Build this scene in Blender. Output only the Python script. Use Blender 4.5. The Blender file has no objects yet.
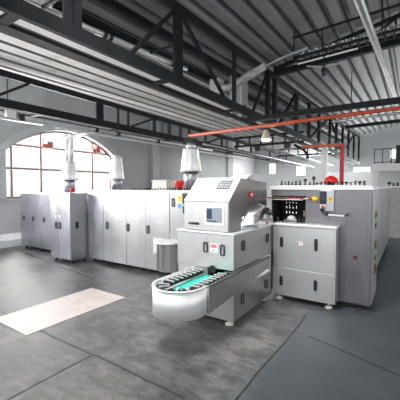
import bpy, bmesh, math, random
from mathutils import Vector, Matrix
random.seed(7)
C = bpy.context.scene.collection
PI = math.pi

# ------------------------------------------------------------------ materials
def new_mat(name):
    m = bpy.data.materials.new(name); m.use_nodes = True
    n = m.node_tree.nodes; l = m.node_tree.links
    return m, n, l, n['Principled BSDF']

def coords(n, l, scale=(1, 1, 1)):
    tc = n.new('ShaderNodeTexCoord'); mp = n.new('ShaderNodeMapping')
    mp.inputs['Scale'].default_value = scale
    l.new(tc.outputs['Object'], mp.inputs['Vector'])
    return mp.outputs['Vector']

def noise(n, l, vec, scale, detail=4, rough=.55):
    t = n.new('ShaderNodeTexNoise'); t.inputs['Scale'].default_value = scale
    t.inputs['Detail'].default_value = detail; t.inputs['Roughness'].default_value = rough
    l.new(vec, t.inputs['Vector']); return t.outputs['Fac']

def ramp(n, l, fac, stops):
    r = n.new('ShaderNodeValToRGB'); e = r.color_ramp.elements
    while len(e) < len(stops): e.new(.5)
    for k, (p, c) in enumerate(stops):
        e[k].position = p; e[k].color = (c[0], c[1], c[2], 1) if isinstance(c, tuple) else (c, c, c, 1)
    l.new(fac, r.inputs['Fac']); return r.outputs['Color']

def plain(name, col, rough=.5, metal=0., var=.12, scale=6., bump=0.):
    m, n, l, b = new_mat(name)
    v = coords(n, l); f = noise(n, l, v, scale)
    c = ramp(n, l, f, [(.3, tuple(x*(1-var) for x in col)), (.7, tuple(min(1, x*(1+var)) for x in col))])
    l.new(c, b.inputs['Base Color'])
    b.inputs['Roughness'].default_value = rough; b.inputs['Metallic'].default_value = metal
    if bump:
        bp = n.new('ShaderNodeBump'); bp.inputs['Strength'].default_value = bump; bp.inputs['Distance'].default_value = .02
        l.new(f, bp.inputs['Height']); l.new(bp.outputs['Normal'], b.inputs['Normal'])
    return m

def steel(name, col, rough=.36, metal=.75, var=.07, vert=True, smudge=.05):
    m, n, l, b = new_mat(name)
    v = coords(n, l, (14, 14, .8) if vert else (1.2, 1.2, 30))
    f = noise(n, l, v, 3., 5)
    v2 = coords(n, l, (1, 1, .6)); f2 = noise(n, l, v2, 2.2, 3)
    mx = n.new('ShaderNodeMath'); mx.operation = 'MULTIPLY_ADD'; mx.inputs[1].default_value = .5
    l.new(f, mx.inputs[0])
    m2 = n.new('ShaderNodeMath'); m2.operation = 'MULTIPLY'; m2.inputs[1].default_value = .5
    l.new(f2, m2.inputs[0]); l.new(m2.outputs[0], mx.inputs[2])
    c = ramp(n, l, mx.outputs[0], [(.3, tuple(x*(1-var) for x in col)), (.7, tuple(min(1, x*(1+var)) for x in col))])
    l.new(c, b.inputs['Base Color'])
    r = n.new('ShaderNodeMapRange'); r.inputs['From Min'].default_value = .3; r.inputs['From Max'].default_value = .7
    r.inputs['To Min'].default_value = rough-smudge; r.inputs['To Max'].default_value = rough+smudge
    l.new(f2, r.inputs['Value']); l.new(r.outputs['Result'], b.inputs['Roughness'])
    b.inputs['Metallic'].default_value = metal
    return m

def emit(name, col, s):
    m, n, l, b = new_mat(name)
    b.inputs['Base Color'].default_value = (*col, 1)
    b.inputs['Emission Color'].default_value = (*col, 1); b.inputs['Emission Strength'].default_value = s
    return m

M = {}
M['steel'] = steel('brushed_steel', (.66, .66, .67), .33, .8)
M['steel_cool'] = steel('brushed_steel_cool', (.46, .46, .52), .37, .8, .20)
M['steel_mid'] = steel('brushed_steel_mid', (.50, .50, .52), .38, .75, .18)
M['steel_tall'] = steel('brushed_steel_tall', (.22, .215, .235), .36, .8, .16)
M['steel_dark'] = steel('brushed_steel_dark', (.34, .335, .33), .33, .85, .14, vert=False)
M['steel_bright'] = steel('brushed_steel_bright', (.84, .84, .85), .42, .45, .03)
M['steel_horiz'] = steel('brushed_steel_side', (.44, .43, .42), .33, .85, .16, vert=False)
M['steel_shiny'] = steel('polished_steel', (.85, .85, .85), .16, .95, .04)
M['foil'] = plain('silver_duct_metal', (.78, .79, .80), .32, .6, .1, 14, .15)
M['pipe'] = plain('galvanised_pipe', (.62, .63, .64), .35, .7, .15, 8)
M['dull'] = plain('dull_duct_metal', (.36, .37, .38), .5, .3, .15, 6)
M['black_steel'] = plain('black_painted_steel', (.010, .011, .013), .6, 0, .3, 5)
M['black_steel'].node_tree.nodes['Principled BSDF'].inputs['Specular IOR Level'].default_value = .25
M['black'] = plain('black_plastic', (.012, .012, .013), .4, 0, .2)
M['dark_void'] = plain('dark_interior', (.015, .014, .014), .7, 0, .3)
M['handle'] = plain('dark_grey_handle', (.03, .03, .035), .35, 0, .2)
M['handle_in'] = plain('grey_handle_well', (.33, .33, .34), .4, .3, .1)
M['white'] = plain('white_painted_metal', (.80, .80, .80), .45, 0, .04)
M['cream'] = plain('cream_plastic', (.82, .80, .74), .5, 0, .04)
M['red'] = plain('red_plastic', (.75, .02, .015), .4, 0, .1)
M['red_dull'] = plain('faded_red_paint', (.55, .15, .12), .6, 0, .15)
M['orange'] = plain('orange_painted_steel', (.50, .085, .035), .5, 0, .25, 9)
M['red_pipe'] = plain('red_painted_steel', (.42, .03, .03), .5, 0, .2, 9)
M['yellow'] = plain('yellow_plastic', (.85, .62, .04), .5, 0, .05)
M['blue'] = plain('blue_sticker', (.12, .42, .72), .5, 0, .05)
M['teal'] = plain('teal_green_belt', (.02, .62, .48), .3, 0, .2, 20)
M['paper'] = plain('white_label', (.85, .85, .85), .5, 0, .02)
M['pink_text'] = plain('red_label_print', (.75, .16, .20), .5, 0, .02)
M['screen'] = emit('dark_blue_screen', (.012, .02, .05), .4)
M['screen_grey'] = emit('grey_blue_screen', (.16, .19, .22), .35)
M['keypad'] = plain('grey_keypad', (.10, .11, .12), .4, 0, .1)
M['rubber'] = plain('black_rubber', (.02, .02, .02), .7)
M['bronze'] = plain('brown_fitting', (.22, .15, .08), .45, .5, .3, 12)
M['patch'] = plain('pale_pink_surface', (.80, .70, .66), .5, 0, .10, 5)
M['frame_red'] = plain('red_brown_window_frame', (.30, .20, .18), .6, 0, .2)
M['board'] = plain('pale_board', (.42, .43, .44), .6, 0, .1)
M['lamp_shade'] = plain('cream_lamp_shade', (.70, .64, .50), .5, 0, .05)
M['lamp_glow'] = emit('warm_lamp_glow', (1., .88, .66), 9)
M['daylight'] = emit('daylit_frosted_pane', (.95, .98, 1.), 1.6)

# walls
def wall_mat(name, col, var=.12):
    m, n, l, b = new_mat(name)
    v = coords(n, l); f = noise(n, l, v, .7, 6, .6)
    c = ramp(n, l, f, [(.3, tuple(x*(1-var) for x in col)), (.7, tuple(x*(1+var) for x in col))])
    l.new(c, b.inputs['Base Color']); b.inputs['Roughness'].default_value = .85
    f2 = noise(n, l, v, 18, 4); bp = n.new('ShaderNodeBump'); bp.inputs['Strength'].default_value = .15
    bp.inputs['Distance'].default_value = .01
    l.new(f2, bp.inputs['Height']); l.new(bp.outputs['Normal'], b.inputs['Normal'])
    return m
M['wall'] = wall_mat('grey_plaster', (.38, .39, .395))
M['wall_far'] = wall_mat('pale_grey_plaster', (.60, .62, .63), .06)
M['wall_white'] = wall_mat('white_partition', (.84, .85, .86), .04)
M['arch'] = wall_mat('pale_arch_plaster', (.44, .45, .46), .06)
M['rib_shade'] = plain('ceiling_recess_shade', (.30, .29, .285), .6, .2, .25, 2.5)  # shade in the white ceiling's recesses, put into the colour
M['deck'] = plain('grey_roof_deck', (.24, .255, .26), .5, .2, .18, 1.5)

# white deck with stains
m, n, l, b = new_mat('white_ribbed_ceiling')
v = coords(n, l); f = noise(n, l, v, 1.6, 6, .65)
base = ramp(n, l, f, [(.30, (.52, .49, .48)), (.40, (.82, .80, .79)), (.7, (.90, .89, .89))])
v2 = coords(n, l, (4, 1.1, 1)); f2 = noise(n, l, v2, 2.3, 5, .7)
st = ramp(n, l, f2, [(.63, 0.), (.69, 1.)])
mix = n.new('ShaderNodeMixRGB'); mix.inputs['Color2'].default_value = (.33, .29, .27, 1)
l.new(st, mix.inputs['Fac']); l.new(base, mix.inputs['Color1'])
l.new(mix.outputs['Color'], b.inputs['Base Color']); b.inputs['Roughness'].default_value = .6
M['white_deck'] = m

# floor: concrete bays with joints, smoother blue-grey coating to the right
m, n, l, b = new_mat('worn_concrete_floor')
tc = n.new('ShaderNodeTexCoord'); sep = n.new('ShaderNodeSeparateXYZ')
nz = n.new('ShaderNodeTexNoise'); nz.inputs['Scale'].default_value = 1.3; nz.inputs['Detail'].default_value = 5
l.new(tc.outputs['Object'], nz.inputs['Vector'])
wob = n.new('ShaderNodeVectorMath'); wob.operation = 'MULTIPLY_ADD'
wob.inputs[1].default_value = (.07, .07, 0)
l.new(nz.outputs['Color'], wob.inputs[0])
l.new(tc.outputs['Object'], wob.inputs[2]); l.new(wob.outputs[0], sep.inputs[0])
def mth(op, a, bb=None, c=None):
    q = n.new('ShaderNodeMath'); q.operation = op
    for i, x in enumerate((a, bb, c)):
        if x is None: continue
        if isinstance(x, (int, float)): q.inputs[i].default_value = x
        else: l.new(x, q.inputs[i])
    return q.outputs[0]
OX, OY = .035, .035
def joint(axis, pos, lo, hi, w, slope=0.):
    a = sep.outputs['X'] if axis == 'x' else sep.outputs['Y']
    o = sep.outputs['Y'] if axis == 'x' else sep.outputs['X']
    line = mth('MULTIPLY_ADD', o, slope, pos+OX)
    d = mth('ABSOLUTE', mth('SUBTRACT', a, line))
    inside = mth('MULTIPLY', mth('GREATER_THAN', o, lo), mth('LESS_THAN', o, hi))
    mr = n.new('ShaderNodeMapRange'); mr.interpolation_type = 'SMOOTHSTEP'
    mr.inputs['From Min'].default_value = w*.4; mr.inputs['From Max'].default_value = w
    mr.inputs['To Min'].default_value = 1; mr.inputs['To Max'].default_value = 0
    l.new(d, mr.inputs['Value'])
    return mth('MULTIPLY', mr.outputs['Result'], inside)
js = [joint('y', 2.12, -8.5, -1.55, .016), joint('x', -2.80, -4, 2.12, .022),
      joint('y', 3.22, -9.6, -5.0, .03, -.141), joint('x', -1.19, -3, 4.55, .012),
      joint('y', 3.50, -.98, 6, .014, -.36), joint('y', 5.22, -.44, 6, .012), joint('x', -3.85, 2.12, 3.7, .012)]
jm = js[0]
for q in js[1:]: jm = mth('MAXIMUM', jm, q)
f1 = noise(n, l, tc.outputs['Object'], 1.1, 10, .72)
v3 = coords(n, l, (1.0, 2.4, 1)); f3 = noise(n, l, v3, 4.2, 10, .78)
mixf = mth('MULTIPLY_ADD', f1, .6, mth('MULTIPLY', f3, .4))
left = ramp(n, l, mixf, [(.42, (.050, .051, .052)), (.5, (.125, .124, .122)), (.58, (.235, .23, .225))])
right = ramp(n, l, mixf, [(.36, (.055, .068, .078)), (.62, (.105, .122, .132))])
side = n.new('ShaderNodeMapRange'); side.inputs['From Min'].default_value = -1.30; side.inputs['From Max'].default_value = -1.05
l.new(sep.outputs['X'], side.inputs['Value'])
mixs = n.new('ShaderNodeMixRGB'); l.new(side.outputs['Result'], mixs.inputs['Fac'])
l.new(left, mixs.inputs['Color1']); l.new(right, mixs.inputs['Color2'])
mixj = n.new('ShaderNodeMixRGB'); mixj.inputs['Color2'].default_value = (.02, .02, .022, 1)
l.new(mth('MULTIPLY', jm, .85), mixj.inputs['Fac']); l.new(mixs.outputs['Color'], mixj.inputs['Color1'])
l.new(mixj.outputs['Color'], b.inputs['Base Color'])
rr = n.new('ShaderNodeMapRange'); rr.inputs['From Min'].default_value = .35; rr.inputs['From Max'].default_value = .65
rr.inputs['To Min'].default_value = .30; rr.inputs['To Max'].default_value = .55
l.new(mixf, rr.inputs['Value']); l.new(rr.outputs['Result'], b.inputs['Roughness'])
hgt = mth('SUBTRACT', mth('MULTIPLY', f3, .35), jm)
bp = n.new('ShaderNodeBump'); bp.inputs['Strength'].default_value = .8; bp.inputs['Distance'].default_value = .035
l.new(hgt, bp.inputs['Height']); l.new(bp.outputs['Normal'], b.inputs['Normal'])
M['floor'] = m

# thin clear glass
m, n, l, b = new_mat('window_glass')
tr = n.new('ShaderNodeBsdfTransparent'); gl = n.new('ShaderNodeBsdfGlossy'); gl.inputs['Roughness'].default_value = .05
mx = n.new('ShaderNodeMixShader'); fr = n.new('ShaderNodeFresnel'); fr.inputs['IOR'].default_value = 1.3
l.new(fr.outputs[0], mx.inputs[0]); l.new(tr.outputs[0], mx.inputs[1]); l.new(gl.outputs[0], mx.inputs[2])
l.new(mx.outputs[0], n['Material Output'].inputs['Surface'])
M['glass'] = m

# embossed dots panel
m, n, l, b = new_mat('embossed_dot_panel')
tc = n.new('ShaderNodeTexCoord'); sep = n.new('ShaderNodeSeparateXYZ'); l.new(tc.outputs['Object'], sep.inputs[0])
cx = mth('SUBTRACT', mth('FRACT', mth('MULTIPLY', sep.outputs['X'], 34.)), .5)
cz = mth('SUBTRACT', mth('FRACT', mth('MULTIPLY', sep.outputs['Z'], 34.)), .5)
d = mth('SQRT', mth('ADD', mth('MULTIPLY', cx, cx), mth('MULTIPLY', cz, cz)))
dots = mth('LESS_THAN', d, .3)
c = ramp(n, l, dots, [(0, (.25, .245, .265)), (1, (.15, .145, .16))])
l.new(c, b.inputs['Base Color']); b.inputs['Metallic'].default_value = .7; b.inputs['Roughness'].default_value = .36
M['dots'] = m

# white insulated contents of the tray
m, n, l, b = new_mat('speckled_white_bundle')
v = coords(n, l, (1, 1, 1)); vo = n.new('ShaderNodeTexVoronoi'); vo.inputs['Scale'].default_value = 22
l.new(v, vo.inputs['Vector'])
c = ramp(n, l, vo.outputs['Distance'], [(.25, (.75, .75, .75)), (.55, (.08, .08, .09))])
l.new(c, b.inputs['Base Color']); M['bundle'] = m

# ------------------------------------------------------------------ mesh helpers
class MB:
    def __init__(s): s.bm = bmesh.new()
    def box(s, x0, x1, y0, y1, z0, z1):
        v = [s.bm.verts.new((x, y, z)) for x in (x0, x1) for y in (y0, y1) for z in (z0, z1)]
        for f in ((0,1,3,2),(4,6,7,5),(0,4,5,1),(2,3,7,6),(0,2,6,4),(1,5,7,3)):
            s.bm.faces.new([v[i] for i in f])
        return s
    def bar(s, a, b, w, h=None):          # rectangular bar between two points
        h = h or w; a = Vector(a); b = Vector(b); d = (b-a).normalized()
        up = Vector((0, 0, 1)) if abs(d.z) < .95 else Vector((0, 1, 0))
        sx = d.cross(up).normalized(); sz = sx.cross(d).normalized()
        vs = []
        for p in (a, b):
            for i, j in ((-1,-1),(1,-1),(1,1),(-1,1)):
                vs.append(s.bm.verts.new(p+sx*i*w/2+sz*j*h/2))
        s.bm.faces.new(vs[3::-1]); s.bm.faces.new(vs[4:])
        for i in range(4):
            s.bm.faces.new((vs[i], vs[(i+1)%4], vs[4+(i+1)%4], vs[4+i]))
        return s
    def tube(s, pts, r, seg=12, cap=True):
        pts = [Vector(p) for p in pts]; rs = r if isinstance(r, (list, tuple)) else [r]*len(pts)
        rings = []; ref = None
        for i, p in enumerate(pts):
            d = (pts[min(i+1, len(pts)-1)]-pts[max(i-1, 0)]).normalized()
            if ref is None: ref = Vector((0, 0, 1)) if abs(d.z) < .9 else Vector((1, 0, 0))
            a = (ref-d*ref.dot(d)).normalized(); ref = a; b = d.cross(a)
            rings.append([s.bm.verts.new(p+rs[i]*(math.cos(t)*a+math.sin(t)*b)) for t in [2*PI*k/seg for k in range(seg)]])
        for q, w in zip(rings, rings[1:]):
            for k in range(seg):
                f = s.bm.faces.new((q[k], q[(k+1)%seg], w[(k+1)%seg], w[k])); f.smooth = True
        if cap: s.bm.faces.new(rings[0][::-1]); s.bm.faces.new(rings[-1])
        return s
    def lathe(s, c, prof, seg=24):        # profile (r, z) about a vertical axis through c
        rings = [[s.bm.verts.new((c[0]+r*math.cos(2*PI*k/seg), c[1]+r*math.sin(2*PI*k/seg), c[2]+z)) for k in range(seg)] for r, z in prof]
        for q, w in zip(rings, rings[1:]):
            for k in range(seg):
                f = s.bm.faces.new((q[k], q[(k+1)%seg], w[(k+1)%seg], w[k])); f.smooth = True
        if prof[0][0] > .001: s.bm.faces.new(rings[0][::-1])
        if prof[-1][0] > .001: s.bm.faces.new(rings[-1])
        return s
    def prism(s, poly, axis, a, b):       # polygon in the plane normal to axis, extruded a..b
        def P(u, v, t): return {'x': (t, u, v), 'y': (u, t, v), 'z': (u, v, t)}[axis]
        A = [s.bm.verts.new(P(u, v, a)) for u, v in poly]; B = [s.bm.verts.new(P(u, v, b)) for u, v in poly]
        s.bm.faces.new(A[::-1]); s.bm.faces.new(B); k = len(poly)
        for i in range(k): s.bm.faces.new((A[i], A[(i+1)%k], B[(i+1)%k], B[i]))
        return s
    def build(s, name, mat, parent=None, bevel=0., **kw):
        bmesh.ops.recalc_face_normals(s.bm, faces=s.bm.faces)
        me = bpy.data.meshes.new(name); s.bm.to_mesh(me); s.bm.free()
        me.materials.append(M[mat] if isinstance(mat, str) else mat)
        o = bpy.data.objects.new(name, me); C.objects.link(o)
        if parent is not None:
            o.parent = parent
            loc = Vector((0, 0, 0)); q = parent
            while q is not None: loc += q.location; q = q.parent
            o.location = -loc
        if bevel:
            md = o.modifiers.new('bevel', 'BEVEL'); md.width = bevel; md.segments = 2; md.limit_method = 'ANGLE'
        for k, v in kw.items(): o[k] = v
        return o

def thing(name, loc, label, cat, group=None):
    o = bpy.data.objects.new(name, None); C.objects.link(o); o.location = loc
    o.empty_display_size = .1
    o['label'] = label; o['category'] = cat
    if group: o['group'] = group
    return o
def single(name, mb, mat, label, cat, group=None, bevel=0.):
    o = mb.build(name, mat, None, bevel); o['label'] = label; o['category'] = cat
    if group: o['group'] = group
    return o
def struct(name, mb, mat, bevel=0.):
    o = mb.build(name, mat, None, bevel); o['kind'] = 'structure'; return o

def handle(face, u, z, h=.17, w=.07, at=0., parent=None, solid=False):
    """upright recessed grip. face 'y' looks to -Y at y=at, face 'x' looks to +X at x=at."""
    def ring(mb, hw, hh, d0, d1, inner=None):
        n_ = 20; P = []
        for k in range(n_):
            t = 2*PI*k/n_; cu, cz = math.cos(t), math.sin(t)
            uu = hw*(abs(cu)**.45)*(1 if cu > 0 else -1); zz = (hh-hw*.3)*(abs(cz)**.5)*(1 if cz > 0 else -1)
            P.append((uu, zz))
        return P
    outer = ring(None, w/2, h/2, 0, 0)
    mb = MB()
    def V(p, d):
        return (u+p[0], at-d, z+p[1]) if face == 'y' else (at+d, u+p[0], z+p[1])
    s = .62
    vo = [mb.bm.verts.new(V(p, 0.001)) for p in outer]; vt = [mb.bm.verts.new(V(p, .014)) for p in outer]
    vi = [mb.bm.verts.new(V((p[0]*s*.8, p[1]*.8), .014)) for p in outer]; vb = [mb.bm.verts.new(V((p[0]*s*.8, p[1]*.8), .002)) for p in outer]
    k = len(outer)
    for A, B in ((vo, vt), (vt, vi), (vi, vb)):
        for i in range(k): mb.bm.faces.new((A[i], A[(i+1)%k], B[(i+1)%k], B[i]))
    mb.bm.faces.new(vo)
    ho = mb.build('handle', 'handle', parent)
    mi = MB(); vi = [mi.bm.verts.new(V((p[0]*s*.78, p[1]*.78), .004)) for p in outer]; vj = [mi.bm.verts.new(V((p[0]*s*.78, p[1]*.78), .0025)) for p in outer]
    mi.bm.faces.new(vi); mi.bm.faces.new(vj[::-1])
    for i in range(k): mi.bm.faces.new((vi[i], vi[(i+1)%k], vj[(i+1)%k], vj[i]))
    wobj = mi.build('handle_well', 'black' if solid else 'handle_in', parent)
    # the well belongs to the handle
    wobj.parent = ho; wobj.location = (0, 0, 0)
    return ho

def foot(x, y, h, parent, r=.045):
    f = MB().lathe((x, y, 0), [(r, .0), (r, .014), (r*.8, .022), (.012, .026), (.012, h)], 18).build('levelling_foot', 'rubber', parent)
    return f
def pedestal_foot(x, y, h, parent):
    f = MB().lathe((x, y, 0), [(.055, 0), (.055, .016), (.04, .026), (.016, .03), (.016, h)], 20).build('levelling_foot', 'cream', parent)
    MB().lathe((x, y, h-.028), [(.032, 0), (.032, .02)], 6).build('lock_nut', 'black', f)
    return f

def door(face, u0, u1, z0, z1, at, parent, mat, t=.012, gap=.004, name='door', bevel=.003):
    mb = MB()
    if face == 'y': mb.box(u0+gap, u1-gap, at-t, at, z0, z1)
    else: mb.box(at, at+t, u0+gap, u1-gap, z0, z1)
    return mb.build(name, mat, parent, bevel)

# ------------------------------------------------------------------ setting
XW = -10.8
struct('floor', MB().box(-11.2, 6, -3.5, 24.4, -.1, 0), 'floor')
# left wall with arched opening
y0w, y1w, zs, zsp, ztop = 4.93, 9.50, 1.42, 2.98, 3.88
def arch_pts(ya, yb, zsprc, zt, n_=24):
    hw = (yb-ya)/2; rise = zt-zsprc; R = (hw*hw+rise*rise)/(2*rise); cy = (ya+yb)/2; cz = zt-R
    a0 = math.asin(hw/R)
    return [(cy+R*math.sin(-a0+2*a0*k/n_), cz+R*math.cos(-a0+2*a0*k/n_)) for k in range(n_+1)]
mb = MB()
mb.box(XW-.35, XW, -3.5, y0w, 0, 6.2); mb.box(XW-.35, XW, y1w, 24.4, 0, 6.2)
mb.box(XW-.35, XW, y0w, y1w, 0, zs)
ap = arch_pts(y0w, y1w, zsp, ztop)
mb.prism([(y0w, 6.2)] + [p for p in ap] + [(y1w, 6.2)], 'x', XW-.35, XW)
struct('wall_left', mb, 'wall')
# arch surround
ao = arch_pts(y0w-.26, y1w+.26, zsp+.02, ztop+.26); ai = arch_pts(y0w, y1w, zsp, ztop)
mb = MB()
for k in range(len(ai)-1):
    mb.prism([ai[k], ao[k], ao[k+1], ai[k+1]], 'x', XW, XW+.07)
mb.box(XW, XW+.07, y0w-.26, y0w, zs, zsp); mb.box(XW, XW+.07, y1w, y1w+.26, zs, zsp)
struct('trim_1', mb, 'arch')
# window: frame and panes
wx = XW-.22
mb = MB()
for k in range(len(ai)-1):
    p, q = ai[k], ai[k+1]
    mb.prism([p, q, (q[0]*.985+7.2*.015, q[1]-.06), (p[0]*.985+7.2*.015, p[1]-.06)], 'x', wx-.03, wx+.03)
mb.box(wx-.03, wx+.03, y0w, y0w+.05, zs, zsp); mb.box(wx-.03, wx+.03, y1w-.05, y1w, zs, zsp); mb.box(wx-.03, wx+.03, y0w, y1w, zs, zs+.06)
def arch_z(y):
    for p, q in zip(ai, ai[1:]):
        if p[0] <= y <= q[0]: return p[1]+(q[1]-p[1])*(y-p[0])/(q[0]-p[0])
    return zsp
wf = struct('window_1', mb, 'frame_red')
for y in (5.22, 6.22, 7.26, 8.40, 9.36):
    MB().box(wx-.025, wx+.025, y-.032, y+.032, zs+.05, arch_z(y)-.03).build('window_bar', 'frame_red', wf)
for z in (2.42, 3.20):
    MB().box(wx-.02, wx+.03, y0w+.04, y1w-.04, z-.032, z+.032).build('window_bar', 'frame_red', wf)
g = MB().prism([(y0w+.02, zs+.03)] + [(p[0], p[1]-.03) for p in ai[1:-1]][::1] + [(y1w-.02, zs+.03)], 'x', wx-.008, wx-.002)
g.build('window_pane', 'glass', wf)
MB().box(XW-.2, XW+.05, y0w-.05, y1w+.05, zs-.06, zs).build('window_sill', 'arch', wf)
# plinth under the window, pilasters, partition
struct('trim_2', MB().box(XW, -9.95, -2.0, 5.55, 0, .22).box(XW, -10.3, -2.0, 5.55, .22, .30), 'wall_white', .01)
struct('trim_3', MB().box(XW, XW+.16, 11.7, 12.2, 0, 6.0), 'arch')
struct('trim_4', MB().box(XW, XW+.16, 19.4, 20.1, 0, 6.0), 'arch')
struct('wall_partition', MB().box(XW, XW+.1, 20.1, 24.0, 0, 6), 'wall_white')
# far wall with windows
mb = MB(); wins = [(-9.41, -8.95, 2.85, 3.62), (-7.27, -6.63, 2.69, 3.35), (-3.35, -2.37, 2.85, 3.12), (-1.2, -.85, 3.65, 4.2), (.6, 1.6, 2.6, 3.6)]
mb.box(XW-.2, 6, 24.0, 24.3, 0, 6.5)
struct('wall_far', mb, 'wall_far')
for i, (a, b_, c_, d_) in enumerate(wins):
    f = MB()
    f.box(a-.06, a, 23.93, 24.0, c_-.06, d_+.06).box(b_, b_+.06, 23.93, 24.0, c_-.06, d_+.06).box(a, b_, 23.93, 24.0, c_-.06, c_).box(a, b_, 23.93, 24.0, d_, d_+.06)
    fo = struct('window_%d' % (i+2), f, 'white')
    MB().box(a, b_, 23.96, 23.985, c_, d_).build('window_pane', 'daylight', fo)
struct('wall_right', MB().box(5.8, 6.0, 4.0, 24.4, 0, 6.5), 'wall_far')

# ------------------------------------------------------------------ roof decks (trapezoidal ribs running along Y)
def deck(xa, xb, zf, y0, y1, pitch, depth, tilt, two=False):
    mb = MB(); prof = []; x = xa
    while x < xb:
        for du, dz in (((0, 0), (.70, 0), (.76, depth), (.95, depth)) if two else ((0, 0), (.5, 0), (.62, depth), (.88, depth))):
            prof.append((x+du*pitch, zf(x+du*pitch)+dz))
        x += pitch
    A = [mb.bm.verts.new((u, y0, v+tilt*(y0-4.4))) for u, v in prof]; B = [mb.bm.verts.new((u, y1, v+tilt*(y1-4.4))) for u, v in prof]
    A2 = [mb.bm.verts.new((u, y0, v+.03+tilt*(y0-4.4))) for u, v in prof]; B2 = [mb.bm.verts.new((u, y1, v+.03+tilt*(y1-4.4))) for u, v in prof]
    for i in range(len(prof)-1):
        f = mb.bm.faces.new((A[i], A[i+1], B[i+1], B[i]))
        if two and i % 4: f.material_index = 1  # flanks and recesses take the painted shade
        mb.bm.faces.new((A2[i], B2[i], B2[i+1], A2[i+1]))
        mb.bm.faces.new((A[i], A2[i], A2[i+1], A[i+1])); mb.bm.faces.new((B[i], B[i+1], B2[i+1], B2[i]))
    mb.bm.faces.new((A[0], B[0], B2[0], A2[0])); mb.bm.faces.new((A[-1], A2[-1], B2[-1], B[-1]))
    return mb
TILT = .03
roofz = lambda x: 4.66+.2*(x+3)
def rz(x, y): return roofz(x)+TILT*(y-4.4)
struct('ceiling', deck(-4.35, 5.9, roofz, -1.5, 23.9, .30, .13, TILT), 'deck')
struct('ceiling_low', deck(-6.62, -4.42, lambda x: 4.02+.06*(x+6.6), -1.5, 23.9, .31, .06, 0, True), 'white_deck').data.materials.append(M['rib_shade'])
struct('ceiling_window_bay', MB().box(XW-.3, -6.7, -1.5, 24, 5.9, 6.0), 'wall_far')
struct('trim_5', MB().box(-6.72, -6.64, -1.5, 23.9, 3.98, 5.9), 'wall')
struct('trim_6', MB().box(-4.37, -4.34, -1.5, 23.9, 4.14, 5.2), 'deck')

# ------------------------------------------------------------------ trusses along Y
def truss(X, y0, y1, zb, topf, posts, braces, label, gapx=.34, cw=.07, pw=.065, wide=(), bh=.15, side=-1):
    t = thing('roof_truss', (X, y0, zb), label, 'truss')
    MB().bar((X, y0, zb), (X, y1, zb), cw, bh).build('bottom_chord', 'black_steel', t)
    MB().bar((X+side*gapx, y0, zb-bh/2+.02), (X+side*gapx, y1, zb-bh/2+.02), .13, .04).build('bottom_chord', 'black_steel', t)
    MB().bar((X, y0, topf(y0)), (X, y1, topf(y1)), cw, .12).build('top_chord', 'black_steel', t)
    for y in posts:
        w = .14 if y in wide else (pw if y < 7 else pw*1.6)
        if y in wide:
            for q in (-.055, .055):
                MB().bar((X, y+q, zb+bh/2), (X, y+q, topf(y)-.06), .035, .10).build('post', 'black_steel', t)
            MB().bar((X-.02, y, zb+bh/2), (X-.02, y, topf(y)-.06), .075, .02).build('post', 'black_steel', t)
        else:
            MB().bar((X, y, zb+bh/2), (X, y, topf(y)-.06), w, w).build('post', 'black_steel', t)
    for (ya, za, yb, zb_) in braces:
        MB().bar((X, ya, zb+.07 if za == 0 else topf(ya)-.06), (X, yb, zb+.07 if zb_ == 0 else topf(yb)-.06), .05 if ya < 7 else .085, .05).build('brace', 'black_steel', t)
    y = y0+.35
    while y < y1:
        MB().bar((X+side*cw/2, y, zb-bh/2+.02), (X+side*(gapx-.065), y, zb-bh/2+.02), .10, .035).build('cross_tie', 'black_steel', t); y += 2.15 if y < 12 else 4.3
    return t
top1 = lambda y: 4.52+.03*(y-4.4)
truss(-3.0, -1.0, 23.8, 3.42, top1, [.3, 2.07, 3.87, 5.69, 7.46, 7.93, 9.77, 11.2, 12.6, 14.5, 15.9, 17.5, 19.3, 21.2, 23.4],
      [(2.9, 0, 3.8, 1), (3.95, 1, 5.3, 0), (.5, 0, 2.0, 1), (8.3, 0, 9.7, 1), (11.3, 0, 14.4, 1), (6.6, 0, 7.4, 1), (17.6, 0, 21.1, 1), (14.6, 1, 17.3, 0)],
      'larger black steel roof truss running deep overhead above the control hood', wide=(2.07, 3.87))
top2 = lambda y: 3.90-.012*(y-4.4)
truss(-6.4, -1.0, 23.8, 3.37, top2, [1.2, 5.13, 5.71, 6.06, 7.09, 7.79, 8.36, 8.86, 9.9, 11.1, 12.4, 13.9, 16.3, 19],
      [(2.75, 0, 3.4, 1), (6.15, 0, 7.05, 1), (10, 0, 11, 1)],
      'lower black steel roof truss running just in front of the arched window', gapx=.45, cw=.08, pw=.05, wide=(5.13,), bh=.16)
# purlins above truss
for x, lab in ((-3.66, 'thin black purlin left of the larger truss, tight under the dark roof'),
               (-4.15, 'thin black purlin at the left edge of the dark roof beside the white ceiling')):
    single('purlin', MB().bar((x, -1.2, rz(x, -1.2)-.045), (x, 23.8, rz(x, 23.8)-.045), .07, .09), 'black_steel', lab, 'beam', 'purlins')
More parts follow.
